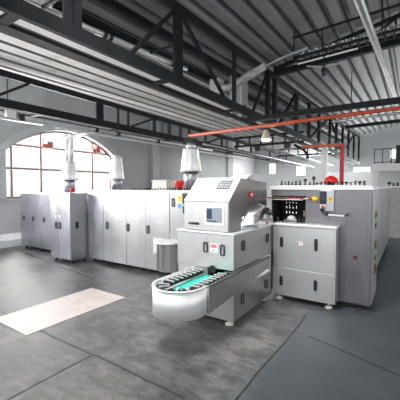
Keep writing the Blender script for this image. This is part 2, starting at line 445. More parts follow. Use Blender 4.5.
# cross truss on the right (along X)
t = thing('cross_truss', (-3, 7.6, 4.6), 'black cross truss spanning right from the larger roof truss, carrying the roof', 'truss')
zt = lambda x: 5.28+.055*(x+2.3)
zb_ = lambda x: 4.58+.05*(x+3)
MB().bar((-2.9, 7.6, zb_(-2.9)), (5.7, 7.6, zb_(5.7)), .13, .13).build('bottom_chord', 'black_steel', t)
MB().bar((-2.9, 7.6, 5.2-.57), (.0, 7.6, zt(0)), .06, .08).build('top_chord', 'black_steel', t) if False else MB().bar((-2.9, 7.6, min(rz(-2.9, 7.6)-.08, 4.72)), (-2.3, 7.6, rz(-2.3, 7.6)-.08), .07, .08).build('top_chord', 'black_steel', t)
for x0_, x1_ in ((-2.3, 0.), (0., 5.7)):
    MB().bar((x0_, 7.6, rz(x0_, 7.6)-.07), (x1_, 7.6, rz(x1_, 7.6)-.07), .07, .08).build('top_chord', 'black_steel', t)
for x in (-1.9, -1.1, -.35, .5, 2):
    MB().bar((x, 7.6, zb_(x)), (x, 7.6, rz(x, 7.6)-.07), .04, .04).build('post', 'black_steel', t)
MB().bar((-1.1, 7.6, zb_(-1.1)+.06), (-.35, 7.6, rz(-.35, 7.6)-.1), .04, .04).build('brace', 'black_steel', t)
# cross trusses far back between the two long trusses
for Y, lab in ((12.0, 'black cross truss linking the two long trusses, nearer of the two far ones'), (17.0, 'black cross truss linking the two long trusses, farthest back')):
    t = thing('cross_truss', (-6.3, Y, 3.4), lab, 'truss', 'far cross trusses')
    MB().bar((-6.3, Y, 3.5), (-3.4, Y, 3.5), .08, .08).build('bottom_chord', 'black_steel', t)
    MB().bar((-6.3, Y, 3.85), (-3.4, Y, 3.85), .08, .08).build('top_chord', 'black_steel', t)
    for k in range(6):
        x = -6.1+k*.5
        MB().bar((x, Y, 3.54), (x, Y, 3.81), .05, .05).build('post', 'black_steel', t)
single('orange_beam', MB().tube([(-4.7, 6.5, 3.09), (1.5, 6.5, 3.19)], .038, 10), 'orange',
       'long orange-red pipe crossing the hall overhead under a black beam', 'pipe')
single('steel_beam', MB().box(-3.1, 1.5, 6.47, 6.57, 3.25, 3.35), 'black_steel', 'black steel beam lying directly over the orange-red pipe', 'beam')

# ------------------------------------------------------------------ overhead services
# silver pipe along truss 1
t = thing('silver_pipe', (-3.6, 1.5, 3.9), 'bright silver pipe running behind the larger truss in the upper left', 'pipe')
MB().tube([(-3.6, 1.2, 3.80), (-3.6, 4.9, 4.03)], .04, 14).build('pipe_run', 'foil', t)
for y in (2.07, 3.87):
    MB().bar((-3.56, y, 3.86+.0622*(y-1.2)-.06), (-3.03, y, 3.86+.0622*(y-1.2)-.06), .03, .03).build('pipe_bracket', 'black', t)
for y in (2.95, 3.05, 4.45, 4.58):
    MB().tube([(-3.6, y, 3.80+.0622*(y-1.2)), (-3.6, y+.05, 3.803+.0622*(y-1.2))], .06, 14).build('pipe_clamp', 'black', t)
t = thing('duct_elbow', (-3.62, 1.9, 3.9), 'short pale round duct end beside the silver pipe in the upper left corner', 'duct')
MB().tube([(-3.80, 1.55, 4.10), (-3.80, 1.95, 4.08), (-3.74, 2.25, 4.01)], [.075, .075, .085], 16).build('duct_body', 'foil', t)
MB().tube([(-3.74, 2.25, 4.01), (-3.73, 2.28, 4.005)], .095, 16).build('duct_flange', 'white', t)
MB().tube([(-4.02, 1.4, 4.25), (-3.95, 2.4, 4.26)], .03, 8).build('duct_conduit', 'dull', t)
# flexible duct
t = thing('flexible_duct', (-3.2, 6.2, 4.0), 'grey duct bending up from a boxy collar between the truss posts', 'duct')
MB().box(-3.83, -3.60, 6.1, 6.35, 3.90, 4.22).build('duct_collar', 'foil', t, .01)
MB().tube([(-3.6, 6.2, 4.02), (-3.4, 6.2, 3.99), (-3.2, 6.2, 4.03), (-2.95, 6.2, 4.14), (-2.78, 6.2, 4.2)], .085, 14).build('duct_body', 'dull', t)
MB().bar((-2.80, 6.2, 4.19), (-2.55, 6.2, 4.27), .06, .13).build('duct_reducer', 'foil', t)
MB().tube([(-2.55, 6.2, 4.27), (-2.2, 6.2, 4.36), (-1.7, 6.2, 4.44)], .024, 10).build('duct_tail', 'dull', t)
single('hanger_rod', MB().tube([(-3.28, 6.2, 4.12), (-3.28, 6.2, rz(-3.28, 6.2)+.02)], .008, 8), 'pipe', 'thin vertical rod holding up the grey bending duct', 'rod')
# pale boards between the truss posts
t = thing('duct_riser', (-3.6, 6.6, 3.5), 'group of pale upright duct panels with round holes behind the larger truss', 'duct')
MB().box(-3.68, -3.6, 6.75, 7.05, 3.5, 4.45).build('duct_panel', 'board', t, .005)
MB().box(-3.68, -3.6, 7.15, 7.6, 3.5, 4.5).build('duct_panel', 'board', t, .005)
MB().box(-3.60, -3.55, 7.06, 7.14, 3.5, 4.45).build('duct_rib', 'white', t)
for y, z in ((6.9, 3.75), (7.4, 3.8)):
    MB().tube([(-3.60, y, z), (-3.585, y, z)], .09, 18).build('duct_opening', 'black', t)
MB().box(-3.7, -3.357, 6.75, 7.6, 3.42, 3.5).build('duct_base', 'board', t)

# pipes under truss 2
t = thing('service_pipe', (-6.6, 0, 3.2), 'pale pipe with valves slung along under the lower truss', 'pipe')
MB().tube([(-6.55, .5, 3.205), (-6.55, 10.6, 3.235)], .035, 12).build('pipe_run', 'pipe', t)
MB().tube([(-6.75, 4.2, 3.14), (-6.75, 14.0, 3.16)], .025, 10).build('pipe_run', 'pipe', t)
for y in (3.25, 5.1, 5.8, 7.4, 9.2):
    MB().tube([(-6.55, y, 3.21), (-6.55, y+.09, 3.21)], .055, 12).build('pipe_coupling', 'black', t)
for y in (2.2, 4.4, 6.6, 8.8, 10.5):
    MB().tube([(-6.55, y, 3.23), (-6.55, y, 3.32)], .01, 8).build('pipe_hanger', 'black', t)
for y in (5.5, 9.5, 13):
    MB().tube([(-6.75, y, 3.16), (-6.75, y, 3.32)], .01, 8).build('pipe_hanger', 'black', t)
MB().box(-6.50, -6.40, 2.98, 3.16, 3.13, 3.27).build('valve_body', 'white', t, .01)
MB().box(-6.50, -6.36, 3.2, 3.3, 3.1, 3.22).build('valve_actuator', 'black', t, .01)
MB().bar((-6.42, 2.75, 3.10), (-6.42, 3.7, 3.11), .06, .05).build('valve_manifold', 'pipe', t)
# extra thin pipes and conduits at the back
for (X, z, Ya, lab) in ((-5.9, 3.25, 9.0, 'long pale conduit below the lower truss running to the far wall'), (-4.6, 3.3, 11.5, 'short pale conduit nearer the larger truss far at the back')):
    t = thing('conduit', (X, Ya, z), lab, 'pipe')
    MB().tube([(X, Ya, z), (X, 23.5, z)], .03, 8).build('conduit_run', 'pipe', t)
    for y in (12.0, 17.0):
        MB().tube([(X, y, z+.03), (X, y, 3.46)], .012, 6).build('conduit_hanger', 'black', t)
for k, X in enumerate((-5.2, -4.0)):
    single('junction_box', MB().box(X-.12, X+.12, 11.9, 12.1, 3.26, 3.459), 'black', ('black junction box hung high under the far cross truss, the left of two', 'black junction box hung high under the far cross truss, the right of two')[k], 'box', None, .01)
single('sloping_pipe', MB().tube([(-3.75, 12, 3.40), (-3.4, 12, 3.2), (-3.25, 12, 3.0), (-3.25, 12, 2.85)], .05, 10), 'black_steel', 'black bent pipe hanging left of the white pillar', 'pipe')
single('steel_column', MB().box(-2.97, -2.76, 12.9, 13.1, 0, 3.34), 'white', 'pale square pillar standing behind the red fire-pipe frame', 'pillar', None, .008)
t = thing('red_pipe_frame', (-1.72, 10, 0), 'red and orange pipe dropping from overhead behind the tall cabinet', 'pipe')
MB().bar((-2.9, 10, 3.05), (-1.66, 10, 3.03), .07, .07).build('cross_pipe', 'orange', t)
MB().bar((-1.72, 10, 3.03), (-1.72, 10, 1.765), .10, .10).build('drop_pipe', 'red_pipe', t)
# long grey pipe at right
single('grey_pipe', MB().tube([(-.50, -.5, 3.25), (-.29, 7.30, 3.5)], .036, 14), 'pipe', 'long grey pipe running deep along the upper right of the hall', 'pipe')
# cable tray
t = thing('cable_tray', (-2, 6.5, 4.4), 'black hanging cable tray filled with pale lagged cables in the upper right', 'tray')
tr = lambda x: 4.40+.045*(x+2.04)
MB().bar((-2.06, 6.44, tr(-2.06)), (5.5, 6.44, tr(5.5)), .02, .05).build('tray_rail', 'black_steel', t)
MB().bar((-2.06, 6.70, tr(-2.06)), (5.5, 6.70, tr(5.5)), .02, .05).build('tray_rail', 'black_steel', t)
mb = MB(); x = -2.0
while x < 5.4: mb.bar((x, 6.44, tr(x)-.02), (x, 6.70, tr(x)-.02), .03, .012); x += .14
mb.build('tray_rungs', 'black_steel', t)
MB().bar((-1.98, 6.55, tr(-1.98)+.045), (5.3, 6.55, tr(5.3)+.045), .14, .10).build('lagged_cables', 'bundle', t)
MB().bar((-2.06, 6.44, 4.80), (5.5, 6.44, tr(5.5)+.42), .03, .035).build('tray_rail', 'black_steel', t)
for x in (-2.04, -1.5, -.5, .6, 1.8):
    MB().bar((x, 6.44, tr(x)), (x, 6.44, rz(x, 6.44)+.01 if x == -2.04 or x > -1 else tr(x)+.42), .022, .022).build('tray_hanger', 'black_steel', t)
single('conduit_tube', MB().tube([(-2.02, 6.62, tr(-2)-.07), (-.9, 6.62, tr(-.9)-.07)], .018, 8), 'white', 'thin pale tube fixed below the hanging cable tray', 'pipe')
# ceiling device with pale arms
t = thing('ceiling_fan', (-1.5, 6.6, 4.2), 'small dark motor with pale blades hanging under the black cross truss', 'fan')
MB().lathe((-1.5, 6.6, 3.98), [(.03, 0), (.045, .02), (.045, .14), (.02, .17), (.012, .19), (.012, .38)], 14).build('motor', 'black', t)
for a in (-12, 108, 228):
    r_ = math.radians(a)
    MB().bar((-1.5+.03*math.cos(r_), 6.6+.03*math.sin(r_), 4.15), (-1.5+.36*math.cos(r_), 6.6+.36*math.sin(r_), 4.14), .06, .012).build('blade', 'board', t)
# lower right pipe rack
t = thing('pipe_rack', (-1, 12, 3.6), 'pale pipe rack hanging across the far right under the roof', 'pipe')
MB().tube([(-2.0, 10, 3.72), (3.5, 10, 3.86)], .035, 10).build('pipe_run', 'pipe', t)
MB().tube([(-1.7, 10.3, 3.58), (3.5, 10.3, 3.70)], .05, 10).build('pipe_run', 'black_steel', t)
for x in (-1.5, 0., 1.5):
    MB().tube([(x, 10, 3.73), (x, 10, rz(x, 10)+.02)], .012, 6).build('pipe_hanger', 'black_steel', t)
# pendant lamp
t = thing('pendant_lamp', (-2.8, 7.0, 2.88), 'cream cone pendant lamp glowing warm under the orange pipe', 'lamp')
MB().lathe((-2.85, 7.0, 2.90), [(.125, 0), (.12, .02), (.075, .12), (.055, .15), (.05, .22), (.015, .24)], 22).build('lamp_shade', 'lamp_shade', t)
MB().lathe((-2.85, 7.0, 2.885), [(.105, 0), (.105, .012)], 22).build('lamp_bulb', 'lamp_glow', t)
MB().tube([(-2.85, 7.0, 3.13), (-2.85, 7.0, 3.3), (-2.95, 7.0, 3.36)], .008, 6).build('lamp_cord', 'black', t)

# ------------------------------------------------------------------ exhaust stacks
def stack(x, y, zbase, pr, cz0, cz1, r0, r1, pipe_top, label, twin=False):
    t = thing('exhaust_stack', (x, y, zbase), label, 'exhaust duct', 'exhaust stacks')
    MB().lathe((x, y, 0), [(pr, zbase), (pr, cz0+.1)], 24).build('lower_pipe', 'steel_cool', t)
    MB().lathe((x, y, 0), [(r0*.97, cz0), (r0, cz0+.02), (r0*.93, cz0+.2), (r1*1.05, cz1-.06), (r1*1.05, cz1-.03), (r1, cz1)], 28).build('cone_hood', 'foil', t)
    MB().lathe((x, y, 0), [(r0+.012, cz0+.0), (r0+.012, cz0+.03)], 28).build('hood_rim', 'foil', t)
    if pipe_top > cz1:
        MB().lathe((x, y, 0), [(r1*.6, cz1-.02), (r1*.6, pipe_top)], 18).build('upper_pipe', 'foil', t)
    return t
t = stack(-8.02, 5.35, 1.66, .15, 1.99, 2.50, .215, .15, 2.52, 'tall silver exhaust stack with conical hood in front of the arched window')
MB().tube([(-8.11, 5.35, 2.45), (-8.11, 5.35, 3.21)], .04, 14).build('side_pipe', 'pipe', t)
MB().tube([(-7.93, 5.35, 2.45), (-7.93, 5.35, 3.21)], .065, 16).build('upper_pipe', 'foil', t)
MB().tube([(-8.25, 5.35, 3.18), (-7.4, 5.35, 3.21), (-6.8, 5.35, 3.20)], .05, 12).build('cross_pipe', 'pipe', t)
stack(-6.68, 5.9, 1.73, .14, 2.00, 2.62, .19, .13, 2.66, 'silver exhaust stack with banded conical hood at the arch end, middle of the three')
stack(-3.92, 5.5, 1.73, .15, 2.12, 2.62, .215, .16, 2.72, 'silver exhaust stack with conical hood behind the white control hood')
single('roof_fitting', MB().box(-4.05, -3.80, 5.4, 5.6, 2.72, 2.82), 'black_steel', 'dark bracket on top of the exhaust stack behind the control hood', 'bracket')

# ------------------------------------------------------------------ cabinet row A (left, under window)
ca = thing('long_steel_enclosure', (-8.5, 5.2, 0), 'low blue-grey steel enclosure with three narrow doors at the far left under the window', 'cabinet')
MB().box(-9.62, -7.40, 4.812, 5.9, .085, 1.62).build('body', 'steel_cool', ca, .006)
seams = [-9.62, -9.10, -8.56, -7.99, -7.42]
for k in range(4):
    d_ = door('y', seams[k], seams[k+1], .10, 1.60, 4.812, ca, 'steel_cool')
    hx = (-9.44, -8.93, -8.38)
    if k < 3: handle('y', hx[k], .90, .16, .085, 4.80, d_)
for x in (-9.5, -8.6, -7.6):
    foot(x, 4.9, .09, ca); foot(x, 5.8, .09, ca)
MB().box(-9.5, -7.5, 4.95, 5.8, .02, .09).build('plinth', 'rubber', ca)
# cabinet C
cc = thing('double_door_cabinet', (-7, 4.7, 0), 'blue-grey steel cabinet with paired door handles and two red marks, jutting forward between the rows', 'cabinet')
MB().box(-7.37, -6.56, 4.392, 4.90, .085, 1.66).build('body', 'steel_cool', cc, .006)
for a, b_, h in ((-7.37, -7.045, -7.11), (-7.045, -6.56, -6.96)):
    d_ = door('y', a, b_, .10, 1.655, 4.392, cc, 'steel_cool')
    handle('y', h, .88, .20, .085, 4.38, d_)
    MB().tube([(h-.02, 4.38, 1.10), (h-.02, 4.372, 1.10)], .03, 14).build('indicator', 'paper', d_)
    MB().box(h-.05, h+.02, 4.374, 4.38, 1.15, 1.17).build('indicator_label', 'pink_text', d_)
d_ = door('x', 4.40, 4.89, .10, 1.65, -6.56, cc, 'steel_mid')
handle('x', 4.55, .90, .19, .07, -6.548, d_, True)
for x, y in ((-7.28, 4.47), (-6.66, 4.47), (-7.28, 4.84), (-6.66, 4.84)): foot(x, y, .09, cc)

# ------------------------------------------------------------------ long line B
cb = thing('long_steel_enclosure', (-5, 5.4, 0), 'long blue-grey steel enclosure with tall doors between the corner cabinet and the control hood', 'cabinet')
MB().box(-6.50, -3.30, 4.832, 6.3, .085, 1.70).build('body', 'steel_mid', cb, .006)
seams = [-6.46, -5.93, -5.18, -4.60, -3.95, -3.32]
MB().box(-6.5, -3.3, 4.815, 4.87, 1.70, 1.735).build('top_edge', 'steel_bright', cb, .004)
hz = {1: -5.80, 2: -5.12, 3: -4.53}
for k in range(5):
    d_ = door('y', seams[k], seams[k+1], .10, 1.695, 4.832, cb, 'steel_cool' if k == 0 else 'steel_mid')
    if k in hz:
        handle('y', hz[k], .92, .20, .075, 4.82, d_)
        MB().box(hz[k]+.24, hz[k]+.36, 4.816, 4.82, 1.075, 1.095).build('small_label', 'paper', d_)
    if k == 4:
        handle('y', -3.86, 1.50, .20, .07, 4.82, d_)
        MB().box(-3.75, -3.67, 4.812, 4.82, 1.52, 1.63).build('yellow_label', 'yellow', d_)
        MB().box(-3.75, -3.67, 4.812, 4.82, 1.39, 1.48).build('blue_label', 'blue', d_)
        s_ = MB().box(-3.62, -3.42, 4.79, 4.82, 1.48, 1.68).build('display', 'black', d_, .004)
        MB().box(-3.60, -3.44, 4.787, 4.79, 1.50, 1.66).build('display_screen', 'screen', cb)
        MB().box(-3.62, -3.48, 4.80, 4.82, 1.30, 1.44).build('switch_box', 'handle', d_, .004)
MB().box(-3.955, -3.945, 4.815, 4.821, .9, 1.69).build('door_gap', 'black', cb)
for x in (-6.4, -5.6, -4.8, -4.05, -3.4):
    foot(x, 4.93, .09, cb); foot(x, 6.2, .09, cb)
MB().box(-6.4, -3.4, 5.0, 6.2, .02, .09).build('plinth', 'rubber', cb)
# drum bin fixed to line B and small box
t = thing('steel_bin', (-3.77, 4.57, .22), 'round polished steel bin with a rolled rim hanging on the long enclosure door', 'bin')
MB().lathe((-3.77, 4.565, .24), [(.205, 0), (.222, .02), (.228, .50), (.238, .51), (.238, .535), (.21, .535), (.205, .51), (.195, .1), (.0, .09)], 36).build('bin_body', 'steel_shiny', t)
MB().lathe((-3.77, 4.565, .74), [(.226, .012), (.244, .012), (.250, .03), (.244, .045), (.226, .045)], 36).build('bin_rim', 'steel_bright', t)
MB().box(-3.87, -3.67, 4.79, 4.819, .35, .7).build('bin_bracket', 'steel', t)
MB().tube([(-4.0, 4.50, .62), (-4.04, 4.45, .56), (-4.0, 4.47, .5)], .008, 8).build('bin_handle', 'steel', t)
t = thing('wall_box', (-4.18, 4.8, .45), 'shallow pale steel box fixed low on the enclosure door left of the bin', 'box')
MB().box(-4.34, -4.06, 4.76, 4.819, .42, .76).build('box_body', 'steel_bright', t, .006)
MB().box(-4.30, -4.12, 4.752, 4.76, .44, .46).build('box_slot', 'handle', t)

# ------------------------------------------------------------------ main machine
mm = thing('processing_machine', (-2.3, 4.1, 0), 'large bright steel machine body below the control hood, with rounded conveyor trough in front', 'machine')
XL, XR, YF, YB = -2.74, -1.85, 3.52, 4.84
XR_i = XR-.012
MB().box(XL, XR_i, YF+.012, YB, .075, .46).box(XL, -2.25, YF+.012, YB, .46, .735).box(XL, XR_i, YF+.012, YB, .735, 1.185).build('body', 'steel', mm, .004)
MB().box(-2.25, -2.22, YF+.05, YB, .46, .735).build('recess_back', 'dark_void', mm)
MB().prism([(XL-.01, YF-.012), (XR+.014, YF-.012), (XR+.014, YB), (XL-.01, YB)], 'z', 1.186, 1.21).build('worktop', 'steel_bright', mm, .004)
fp = door('y', XL, XR, .735, 1.18, YF+.012, mm, 'steel', .012, .0, 'front_panel')
handle('y', -2.27, 1.0, .165, .07, YF, fp); handle('y', -2.01, .985, .17, .07, YF, fp)
MB().box(-2.20, -2.085, YF-.004, YF, .94, 1.06).build('warning_label', 'paper', fp)
MB().box(-2.19, -2.095, YF-.006, YF-.004, 1.0, 1.05).build('label_print', 'pink_text', fp)
for q, (w_) in enumerate((.08, .06, .07)):
    MB().box(-2.18, -2.18+w_, YF-.006, YF-.004, .952+q*.014, .957+q*.014).build('label_line', 'handle', fp)
MB().box(XL, XR, YF, YF+.012, .075, .46).build('lower_front_panel', 'steel', mm, .003)
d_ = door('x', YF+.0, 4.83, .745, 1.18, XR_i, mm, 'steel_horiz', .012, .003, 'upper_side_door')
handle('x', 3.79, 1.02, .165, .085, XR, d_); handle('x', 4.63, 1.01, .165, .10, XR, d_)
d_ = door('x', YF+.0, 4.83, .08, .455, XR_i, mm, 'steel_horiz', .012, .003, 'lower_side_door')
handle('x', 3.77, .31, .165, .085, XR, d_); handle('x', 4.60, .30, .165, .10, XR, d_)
for x, y in ((-1.95, 3.60), (-2.60, 3.60), (-1.95, 4.7), (-2.6, 4.7)): pedestal_foot(x, y, .08, mm)
# entry hole
MB().tube([(-2.16, YF+.011, .72), (-2.16, YF-.003, .72)], .05, 20).build('entry_port', 'black', mm)
# conveyor trough: stadium walls
TX, TR, TYC = -2.155, .305, 2.80
def stad(r, yb, n_=22, extra=0):
    P = [(TX-r, yb)]
    for k in range(n_+1):
        a = PI+PI*k/n_
        P.append((TX+r*math.cos(a), TYC+r*math.sin(a)))
    P.append((TX+r, yb)); return P
def wallstrip(r0, r1, z0, z1, yb, yb2=None):
    mb = MB(); A = stad(r0, yb); B = stad(r1, yb2 or yb)
    va = [[mb.bm.verts.new((x, y, z)) for x, y in P] for P, z in ((A, z0), (B, z0), (A, z1), (B, z1))]
    k = len(A)
    for i in range(k-1):
        for P, Q in ((va[0], va[2]), (va[1], va[3]), (va[0], va[1]), (va[2], va[3])):
            f = mb.bm.faces.new((P[i], P[i+1], Q[i+1], Q[i]))
    for i in (0, k-1): mb.bm.faces.new((va[0][i], va[1][i], va[3][i], va[2][i]))
    for f in mb.bm.faces: f.smooth = abs(f.normal.z) < .5
    return mb
tr_ = wallstrip(TR, TR-.012, .40, .70, YF).build('conveyor_trough', 'steel_bright', mm)
wallstrip(TR+.006, TR-.02, .70, .715, YF).build('trough_rim', 'steel_bright', tr_)
MB().prism(stad(TR-.012, YF), 'z', .40, .42).build('trough_floor', 'steel', tr_)
MB().prism(stad(TR-.03, YF), 'z', .60, .625).build('conveyor_belt', 'teal', tr_)
wallstrip(TR-.19, TR-.20, .625, .665, YF).build('inner_guide', 'steel_shiny', tr_)
# side plate of the trough running back along the machine side
sp = MB(); sp.prism([(2.90, .40), (2.90, .715), (4.70, .715), (4.70, .555), (4.3, .515)], 'x', -1.842, -1.825)
sp.build('trough_side_plate', 'steel_horiz', tr_, .002)
MB().prism([(2.90, .70), (2.90, .715), (4.70, .715), (4.70, .70)], 'x', -1.87, -1.825).build('side_plate_lip', 'steel_bright', tr_)
MB().box(-2.2, -1.845, YF+.02, 4.7, .58, .60).build('recess_belt', 'black', tr_)

# carriers on the belt: roller + white tip
def carrier_mesh():
    mb = MB()
    mb.tube([(-.065, 0, .035), (.055, 0, .035)], .020, 12)
    mb.tube([(-.04, 0, .035), (-.02, 0, .035)], .027, 12)
    return mb
c0 = thing('product_carrier', (0, 0, 0), 'x', 'carrier')
b0 = carrier_mesh().build('carrier_body', 'black', c0)
w0 = MB().tube([(.058, 0, .036), (.075, 0, .036)], .024, 12).build('carrier_cap', 'white', c0)
s0 = MB().bar((-.075, 0, .058), (.045, 0, .064), .018, .008).build('carrier_strip', 'foil', c0)
def dupt(root):
    r = root.copy(); C.objects.link(r)
    for ch in list(root.children):
        c = ch.copy(); C.objects.link(c); c.parent = r
    return r
spots = []
rr_ = TR-.105
for k in range(8): spots.append((TX-rr_, 3.46-k*.088, PI, 'L'))
for k in range(1, 6):
    a = PI+PI*k/6; spots.append((TX+rr_*math.cos(a), TYC+rr_*math.sin(a), a, 'A'))
for k in range(8): spots.append((TX+rr_, 2.83+k*.088, 0, 'R'))
LAB = {'L': 'small black carrier with white cap in the left row of the teal conveyor trough',
       'A': 'small black carrier with white cap on the rounded outer end of the teal conveyor trough',
       'R': 'small black carrier with white cap in the right row of the teal conveyor trough'}
for i, (x, y, a, key) in enumerate(spots):
    o = c0 if i == 0 else dupt(c0)
    o.scale = (1.1, 1.25, 1.3); o.location = (x, y, .626); o.rotation_euler = (0, 0, a); o['label'] = LAB[key]; o['group'] = 'carriers on the conveyor trough, ' + {'L': 'left row', 'A': 'rounded end', 'R': 'right row'}[key]
for k in range(11):
    o = dupt(c0); o.location = (-1.95, 3.62+k*.095, .601); o.rotation_euler = (0, 0, 0)
    o['label'] = 'small black carrier in the dark slot along the right flank of the machine'; o['group'] = 'carriers in the side slot'

# control hood
hd = thing('control_hood', (-2.3, 3.9, 1.215), 'white slant-fronted control hood with a small screen and a keypad, on the main machine', 'control unit')
HX0, HX1 = -2.64, -1.93
prof = [(3.54, 1.212), (3.54, 1.61), (3.88, 1.925), (4.80, 1.865), (4.80, 1.212)]
MB().prism(prof, 'x', HX0, HX1).build('hood_body', 'steel_dark', hd, .008)
# bright slanted cover plate
dn = Vector((0, -.315, .34)).normalized()
sl = MB(); a_ = Vector((0, 3.54, 1.61)); b2 = Vector((0, 3.88, 1.925)); nrm = Vector((0, -(b2.z-a_.z), (b2.y-a_.y))).normalized()
def sp_(x, t, d): p = a_.lerp(b2, t)+nrm*d; return (x, p.y, p.z)
def slant_box(x0, x1, t0, t1, d0, d1):
    mb = MB(); v = [mb.bm.verts.new(sp_(x, t, d)) for x in (x0, x1) for t in (t0, t1) for d in (d0, d1)]
    for f in ((0,1,3,2),(4,6,7,5),(0,4,5,1),(2,3,7,6),(0,2,6,4),(1,5,7,3)): mb.bm.faces.new([v[i] for i in f])
    return mb
slant_box(HX0, HX1, .0, 1., .0015, .008).build('slanted_cover', 'white', hd, .002)
kp = slant_box(-2.22, -2.02, .48, .86, .0085, .014).build('keypad', 'keypad', hd)
for i in range(4):
    for j in range(3):
        slant_box(-2.195+i*.043, -2.165+i*.043, .53+j*.1, .59+j*.1, .0142, .017).build('key', 'board', kp)
MB().box(HX0+.01, HX1-.01, 3.528, 3.54, 1.225, 1.60).build('front_plate', 'steel', hd, .002)
sc_ = MB().box(-2.285, -1.995, 3.518, 3.528, 1.30, 1.555).build('screen_bezel', 'steel_bright', hd, .003)
MB().box(-2.26, -2.02, 3.514, 3.518, 1.335, 1.53).build('screen', 'screen_grey', sc_)
MB().box(-2.25, -2.17, 3.512, 3.514, 1.38, 1.51).build('screen_window', 'screen', sc_)
MB().box(-2.24, -2.10, 3.512, 3.514, 1.345, 1.36).build('screen_bar', 'screen', sc_)
MB().tube([(-2.55, 3.527, 1.305), (-2.38, 3.527, 1.305)], .017, 12).build('grip_slot', 'black', hd)
# red emergency button on the side
eb = MB().tube([(HX1, 4.17, 1.69), (HX1+.02, 4.17, 1.69)], .045, 22).build('emergency_button', 'red', hd)
MB().tube([(HX1+.02, 4.17, 1.69), (HX1+.032, 4.17, 1.69)], .022, 18).build('button_cap', 'paper', eb)
# rounded top cover
tcv = MB(); P = [(4.10, 1.92)]
for k in range(13):
    a = PI-PI*k/12; P.append((4.46+.36*math.cos(a), 1.915+.075*math.sin(a)))
P.append((4.82, 1.86))
tcv.prism(P, 'x', -2.22, -1.95); tcv.build('top_cover', 'white', hd, .004)
# drum guard bulging from side
dg = MB(); n_ = 18; rings = []
for X_, cy, ry, rz_ in ((-1.935, 4.30, .46, .36), (-1.90, 4.36, .42, .35), (-1.86, 4.44, .35, .32), (-1.82, 4.50, .29, .285)):
    rings.append([dg.bm.verts.new((X_, cy-ry*math.cos(PI*k/n_), 1.212+rz_*math.sin(PI*k/n_))) for k in range(n_+1)])
for q, w_ in zip(rings, rings[1:]):
    for k in range(n_):
        f = dg.bm.faces.new((q[k], q[k+1], w_[k+1], w_[k])); f.smooth = True
dg.bm.faces.new(rings[-1]); dg.bm.faces.new(rings[0][::-1])
for q, w_ in zip(rings, rings[1:]): dg.bm.faces.new((q[0], w_[0], w_[-1], q[-1]))
gd = dg.build('drum_guard', 'steel_shiny', hd)
MB().tube([(-1.82, 4.50+.0, 1.34), (-1.80, 4.5, 1.34)], .05, 18).build('drum_hub', 'foil', gd)
MB().box(-1.822, -1.816, 4.50, 4.6, 1.235, 1.27).build('drum_label', 'pink_text', gd)

# ------------------------------------------------------------------ wing cabinet
wg = thing('side_cabinet', (-1.4, 4.95, 0), 'waist-high bright steel side cabinet with four upright black handles, in front of the tall cabinet', 'cabinet')
MB().box(-1.83, -.91, 4.842, 5.03, .085, 1.19).build('body', 'steel', wg, .004)
MB().box(-1.835, -.875, 4.80, 5.04, 1.195, 1.235).build('top_lip', 'steel_bright', wg, .006)
MB().box(-.91, -.885, 4.81, 5.03, .10, 1.195).build('end_panel', 'steel', wg, .004)
ud = door('y', -1.83, -.91, .535, 1.19, 4.842, wg, 'steel', .012, .002, 'upper_door')
ld = door('y', -1.83, -.91, .09, .525, 4.842, wg, 'steel', .012, .002, 'lower_door')
for x, z, p, h in ((-1.69, .935, ud, .18), (-1.165, .94, ud, .20), (-1.69, .32, ld, .17), (-1.165, .33, ld, .18)):
    handle('y', x, z, h, .05, 4.83, p, True)
MB().box(-1.46, -1.36, 4.826, 4.83, .915, .965).build('warning_label', 'paper', ud)
MB().tube([(-1.44, 4.826, .94), (-1.44, 4.823, .94)], .016, 14).build('label_symbol', 'red', ud)
MB().box(-1.41, -1.37, 4.824, 4.826, .945, .955).build('label_line', 'pink_text', ud)
for x in (-1.75, -1.0):
    pedestal_foot(x, 4.93, .09, wg)

# ------------------------------------------------------------------ tall cabinet R
rc = thing('tall_cabinet', (-1.2, 5.4, 0), 'tall grey steel cabinet with dark opening and dotted door behind the side cabinet', 'cabinet')
MB().box(-1.96, -1.39, 5.60, 5.85, .085, 1.78).box(-1.96, -1.39, 5.07, 5.6, .085, 1.20).box(-1.96, -1.39, 5.07, 5.60, 1.655, 1.78).box(-1.39, -.462, 5.062, 5.85, .085, 1.78).build('body', 'steel_tall', rc, .004)
MB().box(-1.98, -.45, 5.04, 5.09, 1.755, 1.81).build('top_rim', 'steel_bright', rc, .004)
MB().box(-.48, -.445, 5.09, 5.85, 1.755, 1.81).build('top_rim', 'steel_bright', rc, .004)
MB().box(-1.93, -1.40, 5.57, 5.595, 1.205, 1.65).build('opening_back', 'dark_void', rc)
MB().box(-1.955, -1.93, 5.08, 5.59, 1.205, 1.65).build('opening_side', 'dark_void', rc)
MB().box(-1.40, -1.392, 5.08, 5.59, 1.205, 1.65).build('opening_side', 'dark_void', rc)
MB().box(-1.93, -1.40, 5.08, 5.57, 1.63, 1.65).build('opening_top', 'dark_void', rc)
